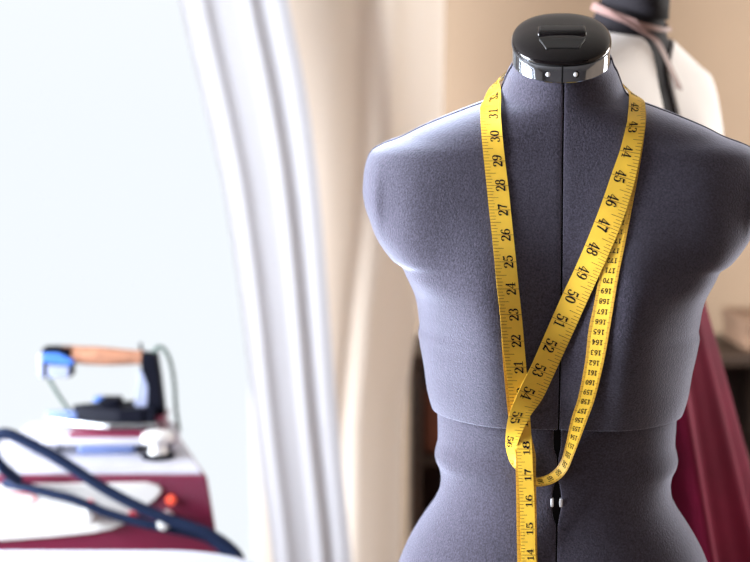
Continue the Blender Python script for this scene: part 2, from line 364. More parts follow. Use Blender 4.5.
def neck_top(parent, cap_m, band_m):
    nm = neck_matrix()
    vs, fs = oval_stack([(-0.004, -0.0135), (0.0004, -0.0135), (0.0010, -0.0125), (0.0010, 0.0022), (0.0004, 0.0030), (-0.004, 0.0030)], mtx=nm)
    band = link('neck_band', vs, fs, band_m, parent); sharp(band, 35)
    # dark split of the band at the front
    MB().box((-0.0009, -RY-0.0016, -0.0140), (0.0009, -RY+0.004, 0.005), mtx=nm).build('band_split', M['black_core'], band, smooth=False)
    for sx in (-0.0145, 0.0135):
        y = -RY*math.sqrt(1-(sx/RX)**2)
        mt = nm @ Matrix.Translation((sx, y-0.0008, -0.0050)) @ Matrix.Rotation(math.pi/2, 4, 'X')
        MB().lathe([(0.0040, -0.001), (0.0040, 0.0004), (0.0030, 0.0006)], 20, mt).build('screw_socket', M['black_core'], band)
        MB().lathe([(0.0023, -0.001), (0.0023, 0.0012), (0.0015, 0.0019), (0.0004, 0.0021)], 20, mt).build('screw', M['white_steel'], band)
    vs, fs = oval_stack([(-0.004, 0.0026), (0.0002, 0.0026), (0.0002, 0.0056), (-0.004, 0.0056)], mtx=nm)
    link('cap_groove', vs, fs, M['black_core'], band)  # black ring paints the dark groove between band and cap
    # cap dome
    prof = [(-0.006, 0.0050), (0.0010, 0.0050), (0.0022, 0.0066)]
    H = 0.0165; n = 26; EX = 0.72
    for i in range(n+1):
        a = math.pi/2*i/n
        prof.append((0.0022-0.052*(1-math.cos(a)**EX) if i < n else 0.0022-0.0515, 0.0075+H*math.sin(a)))
    vs, fs = [], []
    vs, fs = oval_stack(prof, mtx=nm, ex=2.3)
    cap = link('neck_cap', vs, fs, cap_m, parent); sharp(cap, 60)
    # raised handle grip with slot and the sloping facet below it
    def on_dome(x, y):
        fr = 1-(0.0022+RY-abs(y))/0.052; fr = min(max(fr, 0.001), 1); a = math.acos(min(1, fr**(1/EX)))
        f = lambda aa: (-(RY+0.0022-0.052*(1-math.cos(aa)**EX)), 0.0075+H*math.sin(aa))
        p, q = f(a-0.03), f(min(a+0.03, math.pi/2-1e-4)); ang = math.atan2(q[1]-p[1], q[0]-p[0])
        return nm @ Matrix.Translation((x, f(a)[0], f(a)[1])) @ Matrix.Rotation(ang, 4, 'X')
    mt = on_dome(0.0, 0.0155)
    g = MB().box((-0.0255, -0.0085, -0.006), (0.0255, 0.0085, 0.0030), 0.0028, mt).build('cap_grip', M['gloss_black'], cap)
    MB().box((-0.0225, -0.0060, 0.0010), (0.0225, 0.0060, 0.0034), 0.0010, mt).build('grip_recess', M['satin_black'], g)
    mt = on_dome(0.0, 0.0405)
    MB().add([mt @ V(v) for v in [(-0.024, 0.0075, 0.0012), (0.024, 0.0075, 0.0012), (0.017, -0.0065, 0.0006), (-0.017, -0.0065, 0.0006),
              (-0.024, 0.0075, -0.006), (0.024, 0.0075, -0.006), (0.017, -0.0065, -0.006), (-0.017, -0.0065, -0.006)]],
             [(0, 1, 2, 3), (7, 6, 5, 4), (0, 4, 5, 1), (1, 5, 6, 2), (2, 6, 7, 3), (3, 7, 4, 0)]).build('cap_facet', M['satin_black'], cap, smooth=False, bev=0.0006)
    return cap

# main form
root = empty('dress_form', (FROOT.x, FY, 0), FROT)
tag(root, 'grey jersey dress form in the foreground with a glossy black neck cap', 'dress form')
thin = lambda py: 0.85
for sgn in (-1, 1):
    panel('front_bodice_panel', M['grey_jersey'], root, UP_ROWS, -1, sgn, thin)
    panel('back_bodice_panel', M['grey_jersey'], root, UP_ROWS, 1, sgn, thin, off=-0.0012)
gapL = [(390, 3.5), (420, 4.8), (430, 4.2), (439, 1.0), (448, 0.8), (457, 1.0), (465, 3.6), (475, 5.2), (485, 5.2), (493, 3.8), (501, 1.0), (510, 0.9), (720, 0.9)]
gapR = [(390, 2.2), (420, 3.0), (430, 2.6), (439, 0.9), (457, 0.9), (465, 2.8), (475, 4.4), (485, 4.4), (493, 2.5), (503, 0.9), (720, 0.9)]
for sgn, gt in ((-1, gapL), (1, gapR)):
    panel('front_waist_panel', M['grey_jersey'], root, LO_ROWS, -1, sgn, lambda py, gt=gt: interp(gt, py), lower=True)
    panel('back_waist_panel', M['grey_jersey'], root, LO_ROWS, 1, sgn, thin, lower=True)
core(root, M['black_core'])
for sx in (-0.0052, 0.0042):
    c = surf(480, 0, -1, True); zz = c.z
    MB().box((sx-0.0016, c.y-0.0006, zz-0.0045), (sx+0.0016, c.y+0.006, zz+0.0045), 0.0006).build('gap_clip', M['white_steel'], root)
neck_top(root, M['gloss_black'], M['chrome'])
stand(root, ztab(715), M['satin_black'])

# surface used to lay the tape
RM = world_of(root)
def body_bvh():
    vs = []; fs = []; n = 60
    rows = [(py, False) for py in frange(62, 412, 200)]+[(py, True) for py in frange(413, 720, 120)]
    for py, lo in rows:
        for q in qs(n//2, -0.9999, 0)[:-1]+qs(n//2, 0, 0.9999): vs.append(RM @ surf(py, q, -1, lo))
    k = n+1
    for i in range(len(rows)-1):
        for j in range(n): fs.append((i*k+j, i*k+j+1, (i+1)*k+j+1, (i+1)*k+j))
    return BVHTree.FromPolygons(vs, fs)
BV = body_bvh()
def onbody(px, py, h):
    d = ray(px, py).normalized(); hit = BV.ray_cast(CAM, d)
    if hit[0] is None or py > 640:
        ref = BV.ray_cast(CAM, ray(px, 640).normalized())[0]; p = P(px, py, ref.y)
    else: p = hit[0]
    return p - d*(h/1000)
def full_bvh():
    vs = []; fs = []; n = 40; rows_ = frange(54, 412, 200)
    for py in rows_:
        ring = [surf(py, q, -1) for q in qs(n, -0.9999, 0)[:-1]+qs(n, 0, 0.9999)]+[surf(py, q, 1) for q in qs(n, 0.9999, 0)[1:-1]+qs(n, 0, -0.9999)[:-1]]
        vs += ring; k = len(ring)
    for i in range(len(rows_)-1):
        for j in range(k): fs.append((i*k+j, i*k+(j+1) % k, (i+1)*k+(j+1) % k, (i+1)*k+j))
    return BVHTree.FromPolygons(vs, fs)
FB = full_bvh()
def top(x, y, h):
    hit = FB.ray_cast(V((x/1000, y/1000, 3)), V((0, 0, -1)))[0]
    return RM @ (hit+V((0, 0, h/1000)))
def L(x, y, z): return RM @ V((x/1000, y/1000, z))

# ------------------------------------------------------------------ ribbon
class Ribbon:
    def __init__(s, rows, width=0.0205):
        """rows: (E0, E1, inch or None)"""
        E0 = [r[0] for r in rows]; E1 = [r[1] for r in rows]; K = 14
        a = catmull(E0, K); b_ = catmull(E1, K)
        mid = [(x+y)/2 for x, y in zip(a, b_)]
        acc = [0]
        for i in range(1, len(mid)): acc.append(acc[-1]+(mid[i]-mid[i-1]).length)
        anchors = [(acc[i*K], rows[i][2]*0.0254) for i in range(len(rows)) if rows[i][2] is not None]
        if not anchors: anchors = [(0, 0)]
        def s_of(x):
            if x <= anchors[0][0]: return anchors[0][1]-(anchors[0][0]-x)
            if x >= anchors[-1][0]: return anchors[-1][1]+(x-anchors[-1][0])
            return interp_lin(anchors, x)
        s.s = [s_of(x) for x in acc]; s.a = a; s.b = b_; s.w = width
        s.N = []
        for i in range(len(mid)):
            T = (mid[min(i+1, len(mid)-1)]-mid[max(i-1, 0)]).normalized(); W = (b_[i]-a[i]).normalized(); s.N.append(T.cross(W).normalized())
    def pt(s, sv, t, off=0.0):
        import bisect
        i = min(max(bisect.bisect_right(s.s, sv)-1, 0), len(s.s)-2); f = (sv-s.s[i])/max(1e-9, s.s[i+1]-s.s[i])
        A = s.a[i].lerp(s.a[i+1], f); B = s.b[i].lerp(s.b[i+1], f); N = s.N[i].lerp(s.N[i+1], f).normalized()
        return A.lerp(B, t/s.w)+N*off
    def mesh(s, nt=6, th=0.00022):
        vs = []; fs = []; n = len(s.a); k = nt+1
        for sgn in (1, -1):
            for i in range(n):
                for j in range(k): vs.append(s.a[i].lerp(s.b[i], j/nt)+s.N[i]*th*sgn)
        o = n*k
        for i in range(n-1):
            for j in range(nt):
                q = i*k+j; fs.append((q, q+1, q+k+1, q+k)); fs.append((o+q, o+q+k, o+q+k+1, o+q+1))
            fs.append((i*k, (i+1)*k, o+(i+1)*k, o+i*k)); fs.append((i*k+nt, o+i*k+nt, o+(i+1)*k+nt, (i+1)*k+nt))
        for i in (0, n-1):
            for j in range(nt): fs.append((i*k+j, o+i*k+j, o+i*k+j+1, i*k+j+1))
        return vs, fs
def interp_lin(tab, x):
    for i in range(len(tab)-1):
        if tab[i][0] <= x <= tab[i+1][0]:
            f = (x-tab[i][0])/(tab[i+1][0]-tab[i][0]); return tab[i][1]+f*(tab[i+1][1]-tab[i][1])
    return tab[-1][1]

# digits as contrast strokes: (points, closed, mode) in a 0.62 x 1 box
def arc(cx, cy, rx, ry, a0, a1, n=14):
    return [(cx+rx*math.cos(math.radians(a0+(a1-a0)*i/n)), cy+ry*math.sin(math.radians(a0+(a1-a0)*i/n))) for i in range(n+1)]
GL = {
 '0': [(arc(.31, .5, .23, .44, 0, 360, 28), 'n')],
 '1': [([(.33, .0), (.33, 1.0)], 'w'), ([(.08, .78), (.2, .82), (.33, .98)], 't'), ([(.08, .04), (.58, .04)], 't')],
 '2': [(arc(.30, .70, .22, .26, 165, -25, 16)+[(.38, .42), (.18, .2), (.06, .07)], 'n'), ([(.05, .08), (.3, .10), (.58, .06)], 'w'), ([(.58, .04), (.59, .26)], 't'), ('ball', .13, .74, .085)],
 '3': [(arc(.29, .74, .20, .22, 150, -80, 14), 'n'), (arc(.28, .28, .24, .25, 85, -150, 16), 'n'), ('ball', .13, .80, .075), ('ball', .11, .2, .085)],
 '4': [([(.40, 0.0), (.40, 1.0)], 'w'), ([(.40, .98), (.22, .62), (.02, .30)], 't'), ([(.02, .28), (.62, .28)], 't'), ([(.22, .03), (.60, .03)], 't')],
 '5': [([(.13, .96), (.3, .90), (.54, .95)], 'w'), ([(.13, .96), (.11, .52)], 't'), ([(.11, .52)]+arc(.28, .31, .25, .29, 110, -150, 16), 'n'), ('ball', .11, .2, .085)],
 '6': [([(.50, .86), (.36, .96), (.2, .85), (.10, .6), (.08, .36)]+arc(.31, .29, .23, .26, 170, 360+170, 20), 'n'), ('ball', .48, .82, .075)],
 '7': [([(.06, .92), (.3, .86), (.56, .94)], 'w'), ([(.06, 1.0), (.06, .74)], 't'), ([(.56, .94), (.38, .55), (.28, .03)], 'w')],
 '8': [(arc(.31, .74, .19, .22, 0, 360, 20), 'n'), (arc(.31, .27, .24, .26, 0, 360, 22), 'n')],
 '9': [([(.12, .14), (.26, .04), (.42, .15), (.52, .4), (.54, .64)]+arc(.31, .71, .23, .26, -10, -370, 20), 'n'), ('ball', .14, .18, .075)],
}
def glyph_quads(ch, bold=1.0, mono=False):
    out = []
    for st in GL[ch]:
        if st[0] == 'ball':
            if mono: continue
            _, cx, cy, r = st; out.append([(cx+r*math.cos(i*math.pi/4), cy+r*math.sin(i*math.pi/4)) for i in range(8)]); continue
        pts, mode = st
        if len(pts) == 2:
            p, q = pts; pts = [(p[0]+(q[0]-p[0])*i/6, p[1]+(q[1]-p[1])*i/6) for i in range(7)]
        n = len(pts); Lf = []; Rt = []
        for i, p in enumerate(pts):
            a = pts[max(i-1, 0)]; c = pts[min(i+1, n-1)]; dx, dy = c[0]-a[0], c[1]-a[1]; l = math.hypot(dx, dy) or 1; dx /= l; dy /= l
            if mono: w_ = 0.13
            elif mode == 'w': w_ = 0.145
            elif mode == 't': w_ = 0.065
            else: w_ = 0.05+0.12*abs(dy)**1.5
            w_ *= bold/2; Lf.append((p[0]-dy*w_, p[1]+dx*w_)); Rt.append((p[0]+dy*w_, p[1]-dx*w_))
        for i in range(n-1): out.append([Lf[i], Lf[i+1], Rt[i+1], Rt[i]])
    return out

def B2(x0, y0, h0, x1, y1, h1, inch=None): return (onbody(x0, y0, h0), onbody(x1, y1, h1), inch)
rows = []
# folded tail underneath (inch 0 end), runs down behind the front strip (E1 = left edge, E0 = right edge)
for y, xl, h in [(338, 501.5, .8), (370, 503.8, .9), (400, 506.5, 1.6), (420, 508.8, 4.5), (438, 512.0, 9), (455, 515.6, 14.5), (470, 515.8, 17), (490, 516.2, 15.5), (520, 516.6, 9), (555, 517.2, 3), (590, 518, 1.5)]:
    rows.append(B2(xl+20, y, h, xl, y, h))
rows.append(B2(540.5, 612, 1.5, 519.5, 612, 1.5)); rows.append(B2(541.5, 618, 3.6, 521.0, 618, 3.6)); rows.append(B2(542, 611, 6.0, 521.5, 611, 6.0))
# front strip going up
for y, xl, xr, h, inch in [(590, 522.5, 540.5, 5.0, None), (555, 521.3, 535.6, 6.0, 14), (529, 520.6, 535, 11.5, 15), (501, 519.6, 534.4, 17.5, 16), (475, 518.4, 533.2, 19.5, 17), (449, 516.8, 532, 15, 18), (436, 515, 531.4, 11.5, None),
        (421, 512.8, 530.4, 7.5, 19), (394, 509.0, 528.2, 4.0, 20), (367, 505.6, 526.2, 3.2, 21), (341, 502.3, 524, 2.8, 22), (314.5, 500, 521.6, 2.0, 23), (289, 497.2, 518.8, 1.6, 24),
        (262, 494.6, 516.2, 1.5, 25), (235, 491.9, 513.4, 1.5, 26), (210, 489.0, 510.8, 1.5, 27), (185.5, 486.6, 508.2, 1.5, 28), (161, 484.0, 505.2, 1.5, 29), (136.5, 481.6, 502.6, 2.5, 30),
        (114, 480.3, 500.8, 5.0, 31)]:
    rows.append(B2(xr, y, h, xl, y, h, inch))
zt = ztab
# round the back of the neck (local mm, E0 = neck side, E1 = shoulder side)
NZ = lambda py, dy: zt(py)+dy/1000
def wrap(pts):
    for e0, e1 in pts: rows.append((L(*e0), L(*e1), None))
wl = wid(60.5, 90)*1000
rows.append((top(-65, -38, 4), top(-87, -38, 4), None))
rows.append((top(-66, -18, 4), top(-84, -20, 4), None))
wrap([
      ((-67.5, -8, NZ(84, 4)), (-79, -8, NZ(97, 8))),
      ((-60, 22, NZ(78, 8)), (-71, 26, NZ(95, 14))),
      ((-36, 48, NZ(76, 18)), (-43, 60, NZ(92, 20))),
      ((0, 58, NZ(76, 22)), (0, 71, NZ(92, 22))),
      ((36, 48, NZ(76, 18)), (43, 60, NZ(92, 20))),
      ((59, 26, NZ(80, 6)), (70, 32, NZ(96, 10))),
      ])
rows.append((top(67, 4, 5), top(81, 8, 4), None)); rows.append((top(70, -16, 5), top(86, -14, 4), None)); rows.append((top(70, -34, 5), top(87, -32, 4), None))
# right strip coming down
NSTRIP = len(rows)
for x0, y0, h0, x1, y1, h1, inch in [(627.5, 119, 3, 645.2, 116, 3, None), (626, 127, 3, 644.8, 127, 3, 43), (619.8, 150.5, 3, 640.2, 154, 3, 44), (611.5, 174, 3, 634.8, 181, 3, 45), (603.5, 197.5, 3, 627.5, 206, 3, 46),
        (594.5, 221.5, 3, 618.5, 231.5, 3, 47), (585.0, 245, 3, 608, 256, 3, 48), (574.5, 269, 3, 597.5, 279, 3, 49), (563.3, 292.5, 3, 586.5, 303, 3, 50), (552.3, 317, 3, 575.5, 327.5, 3, 51), (541.5, 342, 3.5, 564.5, 351.5, 3.5, 52),
        (530.6, 367, 5, 553.3, 376, 5, 53), (519.2, 390, 9, 542.2, 399, 8, 54), (508.6, 416.5, 12, 529, 418, 12, 55), (505.4, 441, 10, 517.8, 443, 14, 56),
        (508.6, 458, 6, 516.4, 458, 12.0, None), (513.5, 467, 3, 518.5, 471, 13.5, None), (522, 475, 1.5, 526, 483.5, 13.5, None), (534, 478, 1.5, 537, 486.4, 13, None), (548.4, 474.5, 1.5, 553, 483.3, 13, None), (559.5, 463.5, 2, 566, 472.5, 11, None),
        (565, 447, 3, 574.5, 453.5, 8, None), (571, 420, 4, 586.5, 422, 6, None), (578.5, 396, 4, 595, 398.5, 4.5, None), (585, 362, 3, 603.5, 364, 3.5, None), (588.5, 331, 2, 609.3, 333, 2, 165/2.54), (593.8, 305, 1.5, 613.5, 307, 1.5, None), (600, 273, 1.3, 618.8, 275, 1.3, None),
        (607, 240, 1.0, 625.5, 242, 1.0, 174/2.54), (613.5, 205, 1.0, 632.2, 207, 1.0, None), (619.5, 175, 1.0, 637.8, 177, 1.0, None), (623, 150, 1.0, 642, 152, 1.0, None), (626, 128, 1.0, 645.2, 128, 1.0, None), (628.5, 117, 1.2, 646, 116, 1.2, None)]:
    rows.append(B2(x0, y0, h0, x1, y1, h1, inch))
rows.append((top(71, -30, 2.5), top(87, -30, 2), None)); rows.append((top(72, -8, 2.5), top(87, -8, 2), None)); rows.append((top(70, 24, 2.5), top(86, 26, 2), None))
wrap([
      ((66, 56, NZ(98, 6)), (84, 58, NZ(108, 6))),
      ((66, 86, NZ(125, 6)), (86, 84, NZ(128, 6))),
      ((66, 104, NZ(160, 4)), (86, 100, NZ(162, 4))),
      ((66, 111, NZ(220, 2)), (86, 108, NZ(220, 2))),
      ((66, 106, NZ(290, 0)), (86, 103, NZ(290, 0)))])
rib = Ribbon(rows)
tape = None
vs, fs = rib.mesh()
tape = link('tape_measure', vs, fs, M['tape_yellow']); sharp(tape, 60)
tag(tape, 'yellow measuring tape with black numbers looped around the neck of the grey dress form', 'tape measure')
WD = rib.w
ink_v, ink_f, tk_v, tk_f = [], [], [], []
def put(buf_v, buf_f, poly, off):       # poly of (s,t)
    k = len(buf_v)
    for s_, t in poly: buf_v.append(rib.pt(s_, t, off))
    buf_f.append(tuple(range(k, k+len(poly))))
smin, smax = rib.s[0]+0.004, rib.s[-1]-0.004
OF = 0.00046
H_ = 0.0092; T0 = 0.0030
for n in range(1, int(smax/0.0254)+1):
    txt = str(n); wd = 0.62*H_*0.98; total = len(txt)*wd+(len(txt)-1)*0.0009
    for i, ch in enumerate(txt):
        s0 = n*0.0254-total/2+i*(wd+0.0009)
        if s0 < smin or s0+wd > smax: continue
        for qd in glyph_quads(ch, 1.12):
            put(ink_v, ink_f, [(s0+x/0.62*wd, T0+y*H_) for x, y in qd], OF)
    # hairline across the full width at each inch
e = math.ceil(smin/0.003175)
while e*0.003175 < smax:
    s0 = e*0.003175
    ln = 0.0205 if e % 8 == 0 else 0.0100 if e % 4 == 0 else 0.0062 if e % 2 == 0 else 0.0052
    hw = 0.00026
    nseg = 6
    for i in range(nseg):
        a = WD-ln+ln*i/nseg; c = WD-ln+ln*(i+1)/nseg
        put(tk_v, tk_f, [(s0-hw, a), (s0+hw, a), (s0+hw, c), (s0-hw, c)], OF-0.00004)
    e += 1
# centimetre face: numbers across the width, tops towards smaller numbers
for n in range(2, int(smax/0.01)+1):
    if n*0.01 < smin+0.006: continue
    txt = str(n); hgt = 0.0050; wd = 0.0032; gp = 0.0006; total = len(txt)*wd+(len(txt)-1)*gp
    for i, ch in enumerate(txt):
        t_start = WD/2+total/2-i*(wd+gp)
        for qd in glyph_quads(ch, 1.25, mono=True):
            put(ink_v, ink_f, [(n*0.01+hgt/2-y*hgt, t_start-x/0.62*wd) for x, y in qd], -OF)
def seg_line(buf_v, buf_f, t0, t1, off, st=0.004):
    s_ = smin
    while s_ < smax-st:
        put(buf_v, buf_f, [(s_, t0), (s_, t1), (s_+st, t1), (s_+st, t0)], off); s_ += st
ed_v, ed_f = [], []
seg_line(ed_v, ed_f, 0.0002, 0.0028, -OF+0.00006); seg_line(ed_v, ed_f, WD-0.0028, WD-0.0002, -OF+0.00006)
e = math.ceil(smin/0.005)
while e*0.005 < smax:
    s0 = e*0.005; hw = 0.0002
    for a, c in ((0.0003, 0.0030 if e % 2 else 0.0040), (WD-(0.0030 if e % 2 else 0.0040), WD-0.0003)):
        put(tk_v, tk_f, [(s0-hw, a), (s0+hw, a), (s0+hw, c), (s0-hw, c)], -OF)
    e += 1
link('printed_numbers', ink_v, ink_f, M['tape_ink'], tape, smooth=False)
tag(link('printed_ticks', tk_v, tk_f, M['tape_ticks'], tape, smooth=False), 'brown graduation marks')
link('edge_band', ed_v, ed_f, M['tape_edge'], tape, smooth=False)

# ------------------------------------------------------------------ second dress form with skirt
SY = 1.92
s2p = P(621, 43, SY); dz = s2p.z-P(0, 113, FY).z
root2 = empty('dress_form', (s2p.x, SY, 0), math.radians(46))
tag(root2, 'dark-necked dress form with pale cream bodice panels behind the grey form', 'dress form')
sub2 = []
R2 = frange(100, 160, 34)+frange(162, 412.5, 60)
vgap = lambda py: interp([(98, 46), (112, 34), (125, 26), (150, 19), (200, 21), (300, 20), (413, 14)], py)
for sgn in (-1, 1):
    sub2.append(panel('front_bodice_panel', M['cream_jersey'], root2, R2, -1, sgn, vgap, thick=0.005))
    sub2.append(panel('back_bodice_panel', M['cream_jersey'], root2, R2, 1, sgn, lambda py: 3, thick=0.005))
sub2.append(core(root2, M['black_jersey'], 0.0052))
nm = neck_matrix()
vs, fs = oval_stack([(-0.004, -0.010), (0.0008, -0.010), (0.0008, 0.0045), (-0.004, 0.0045)], mtx=nm)
sub2.append(link('neck_band', vs, fs, M['chrome'], root2))
prof = [(-0.006, 0.005), (0.002, 0.006)]+[(0.002-0.0515*(1-math.cos(math.pi/2*i/12)**0.7 if i < 12 else 1), 0.0075+0.034*math.sin(math.pi/2*i/12)) for i in range(13)]
vs, fs = oval_stack(prof, mtx=nm); sub2.append(link('neck_cap', vs, fs, M['gloss_black'], root2))
for o in sub2[-2:]: o.location.z = 0.040; o.location.y = -0.012
vs, fs = oval_stack([(-0.003, -0.015), (-0.0015, 0.036)], mtx=nm); sub2.append(link('neck', vs, fs, M['black_jersey'], root2))
for o in sub2: o.location.z += dz
stand(root2, ztab(700)+dz, M['satin_black'])
def loc2(py, q, side, off):
    p = surf(py, q, side, False, off); p.z += dz; return p
RM2 = world_of(root2)
# pink ribbon round its neck
def r2(py0, py1, q, side, off): return (RM2 @ loc2(py0, q, side, off), RM2 @ loc2(py1, q, side, off), None)
rr = [r2(76, 84, 0.55, -1, -0.002), r2(77, 86, 0.1, -1, -0.002), r2(76, 86, -0.45, -1, -0.002), r2(75, 84, -0.85, -1, -0.002), r2(72, 81, -0.98, 1, -0.002), r2(73, 82, -0.6, 1, -0.002), r2(75, 85, 0.0, 1, -0.003),
      r2(73, 83, 0.6, 1, -0.003), r2(74, 84, 0.985, 1, -0.003), r2(76, 87, 0.85, -1, -0.003)]
rb = Ribbon(rr); vs, fs = rb.mesh(4, 0.0006)
b = MB(); b.add(vs, fs)
def q_for(x, py): return x/1000/wid(interp(WT, py), py)
rr = [(RM2 @ loc2(py, q_for(x-8, py), -1, -o_), RM2 @ loc2(py+3, q_for(x+8, py+3), -1, -o_), None) for x, py, o_ in [(-53, 72, .006), (-48, 82, .006), (-39, 92, .008), (-28, 104, .010), (-16, 118, .010), (-3, 134, .010), (8, 150, .010), (17, 164, .009), (22, 172, .007)]]
rb = Ribbon(rr); vs, fs = rb.mesh(4, 0.0006); b.add(vs, fs)
tag(b.build('pink_ribbon', M['pink_ribbon']), 'blurred dusty pink ribbon around the dark neck of the cream dress form', 'ribbon')
# burgundy skirt
zw = ztab(395)+dz
vs = []; fs = []; NV = 70; NU = 360; rnd = random.Random(5)
offs = [rnd.uniform(-0.6, 0.6) for _ in range(6)]
for i in range(NV+1):
    v = i/NV; z = zw+0.012-(zw-0.30)*v
    for j in range(NU):
        a = 2*math.pi*j/NU
        rx = 0.128+0.30*v; ry = 0.098+0.30*v
        A = (0.003+0.032*min(1, v*2.2))
        f = math.sin(13*a+offs[0]+0.5*math.sin(3*a+offs[1]))*0.85+0.2*math.sin(23*a+offs[2])+0.3*math.sin(7*a+offs[3])
        vs.append((math.cos(a)*(rx+A*f*0.8), math.sin(a)*(ry+A*f*0.8), z))
for i in range(NV):
    for j in range(NU): fs.append((i*NU+j, i*NU+(j+1) % NU, (i+1)*NU+(j+1) % NU, (i+1)*NU+j))
sk = link('pleated_skirt', [RM2 @ V(v) for v in vs], fs, M['velvet'])
sm = sk.modifiers.new('thick', 'SOLIDIFY'); sm.thickness = 0.002
tag(sk, 'burgundy pleated skirt flaring down behind the right side of the grey dress form', 'skirt')

# ------------------------------------------------------------------ dark shelf unit at the back wall
cx0 = P(412, 400, 3.35).x; cz = P(0, 356, 3.35).z; cx1 = P(790, 400, 3.35).x
shelf = empty('shelf_unit', ((cx0+cx1)/2, 3.5, 0)); tag(shelf, 'dark brown low shelf unit against the tan back wall', 'shelf')
def wb(a, b_, bev=0.004): return MB().box(a, b_, bev)
wb((cx0, 3.35, cz-0.03), (cx1, 3.72, cz)).build('top_board', M['dark_wood'], shelf, world=True)
wb((cx0, 3.70, 0.05), (cx1, 3.72, cz-0.03)).build('back_board', M['dark_wood'], shelf, world=True)
for x in (cx0, (cx0+cx1)/2-0.012, cx1-0.025): wb((x, 3.36, 0), (x+0.025, 3.70, cz-0.03)).build('side_board', M['dark_wood'], shelf, world=True)
lev = [0.06, 0.44, 0.80]
for z in lev: wb((cx0+0.025, 3.36, z-0.02), (cx1-0.025, 3.70, z)).build('shelf_board', M['dark_wood'], shelf, world=True)
def carton(x0, x1, z0, z1, m, label):
    c = empty('storage_box', ((x0+x1)/2, 3.53, z0)); tag(c, label, 'box')
    wb((x0, 3.42, z0), (x1, 3.66, z1-0.03), 0.006).build('box_body', m, c, world=True); wb((x0-0.005, 3.415, z1-0.035), (x1+0.005, 3.665, z1), 0.006).build('lid', m, c, world=True)
carton(cx0+0.035, cx0+0.34, 0.80, 0.985, M['brown_card'], 'reddish brown box in the dark shelf unit, left of the grey form\'s waist')
carton(P(738, 350, 3.5).x, P(775, 350, 3.5).x, cz, cz+0.09, M['tan_card'], 'tan brown box on top of the dark shelf unit at the right picture edge')

# ------------------------------------------------------------------ ironing corner
# ironing board in front of the steam station
bzv = P(0, 550, 2.02).z
pts = []
bx1 = P(285, 555, 1.9).x; bx0 = bx1-1.30; by0, by1 = 1.66, 2.02; cyb = (by0+by1)/2
n = 24
for i in range(n+1):
    a = -math.pi/2+math.pi*i/n; pts.append((bx1-0.20+0.20*math.cos(a), cyb+(by1-by0)/2*math.copysign(abs(math.sin(a))**0.9, math.sin(a))))
pts += [(bx0+0.02, by1), (bx0, by1-0.03), (bx0, by0+0.03), (bx0+0.02, by0)]
board = empty('ironing_board', ((bx0+bx1)/2, cyb, 0)); tag(board, 'ironing board with a pale blue-white padded cover at the lower left', 'ironing board')
b = MB()
for dz_, s_ in ((-0.03, 0.985), (-0.012, 1.0), (-0.004, 0.997), (0.0, 0.985)):
    for x, y in pts: b.v.append(V(((x-(bx0+bx1)/2)*s_+(bx0+bx1)/2, (y-cyb)*s_+cyb, bzv+dz_)))
m_ = len(pts)
for k in range(3):
    for j in range(m_): b.f.append((k*m_+j, k*m_+(j+1) % m_, (k+1)*m_+(j+1) % m_, (k+1)*m_+j))
b.f.append(tuple(range(m_))); b.f.append(tuple(3*m_+j for j in range(m_)))
b.build('padded_cover', M['board_cloth'], board, world=True)
xm = (bx0+bx1)/2
for sy in (-0.12, 0.12):
    MB().tube([(xm-0.4, cyb+sy, 0.012), (xm+0.35, cyb+sy*0.7, bzv-0.035)], 0.011, 10, sub=1).build('leg', M['steel'], board, world=True)
    MB().tube([(xm+0.4, cyb+sy*0.8, 0.012), (xm-0.35, cyb+sy*0.5, bzv-0.035)], 0.011, 10, sub=1).build('leg', M['steel'], board, world=True)

# steam station
SF, SB = 2.16, 2.44       # front and back
zt_ = P(0, 476, SF).z; zb_ = P(0, 562, SF).z
xr_t = P(207, 476, SF).x; xr_b = P(219, 545, SF).x+0.004; xl = xr_t-0.46
st = empty('steam_station', ((xl+xr_t)/2, (SF+SB)/2, zb_)); tag(st, 'burgundy and white steam generator station with control buttons behind the ironing board', 'steam station')
b = MB()
vs = [(xl-0.006, SF, zb_), (xr_b, SF, zb_), (xr_b-0.085, SB, zb_), (xl-0.006, SB, zb_), (xl, SF+0.004, zt_), (xr_t, SF+0.004, zt_), (xr_t-0.09, SB, zt_), (xl, SB, zt_)]
b.add(vs, [(0, 1, 2, 3), (4, 5, 6, 7), (0, 1, 5, 4), (1, 2, 6, 5), (2, 3, 7, 6), (3, 0, 4, 7)])
b.build('shell', M['burgundy_shell'], st, world=True, smooth=False, bev=0.006)
# white front plate with a pointed round right end
poly = []
for px, py in [(-60, 486), (60, 484.5), (120, 483.5), (146, 483), (158, 486), (162, 491), (156, 498), (146, 506), (138, 514), (128, 522), (112, 529), (90, 533), (50, 537), (0, 540.5), (-60, 543)]:
    p = P(px, py, SF-0.003); poly.append((p.x, p.z))
MB().prism(poly, SF-0.005, SF+0.006, Matrix.Identity(4)).build('front_plate', M['white_shell'], st, world=True, smooth=False, bev=0.0015)
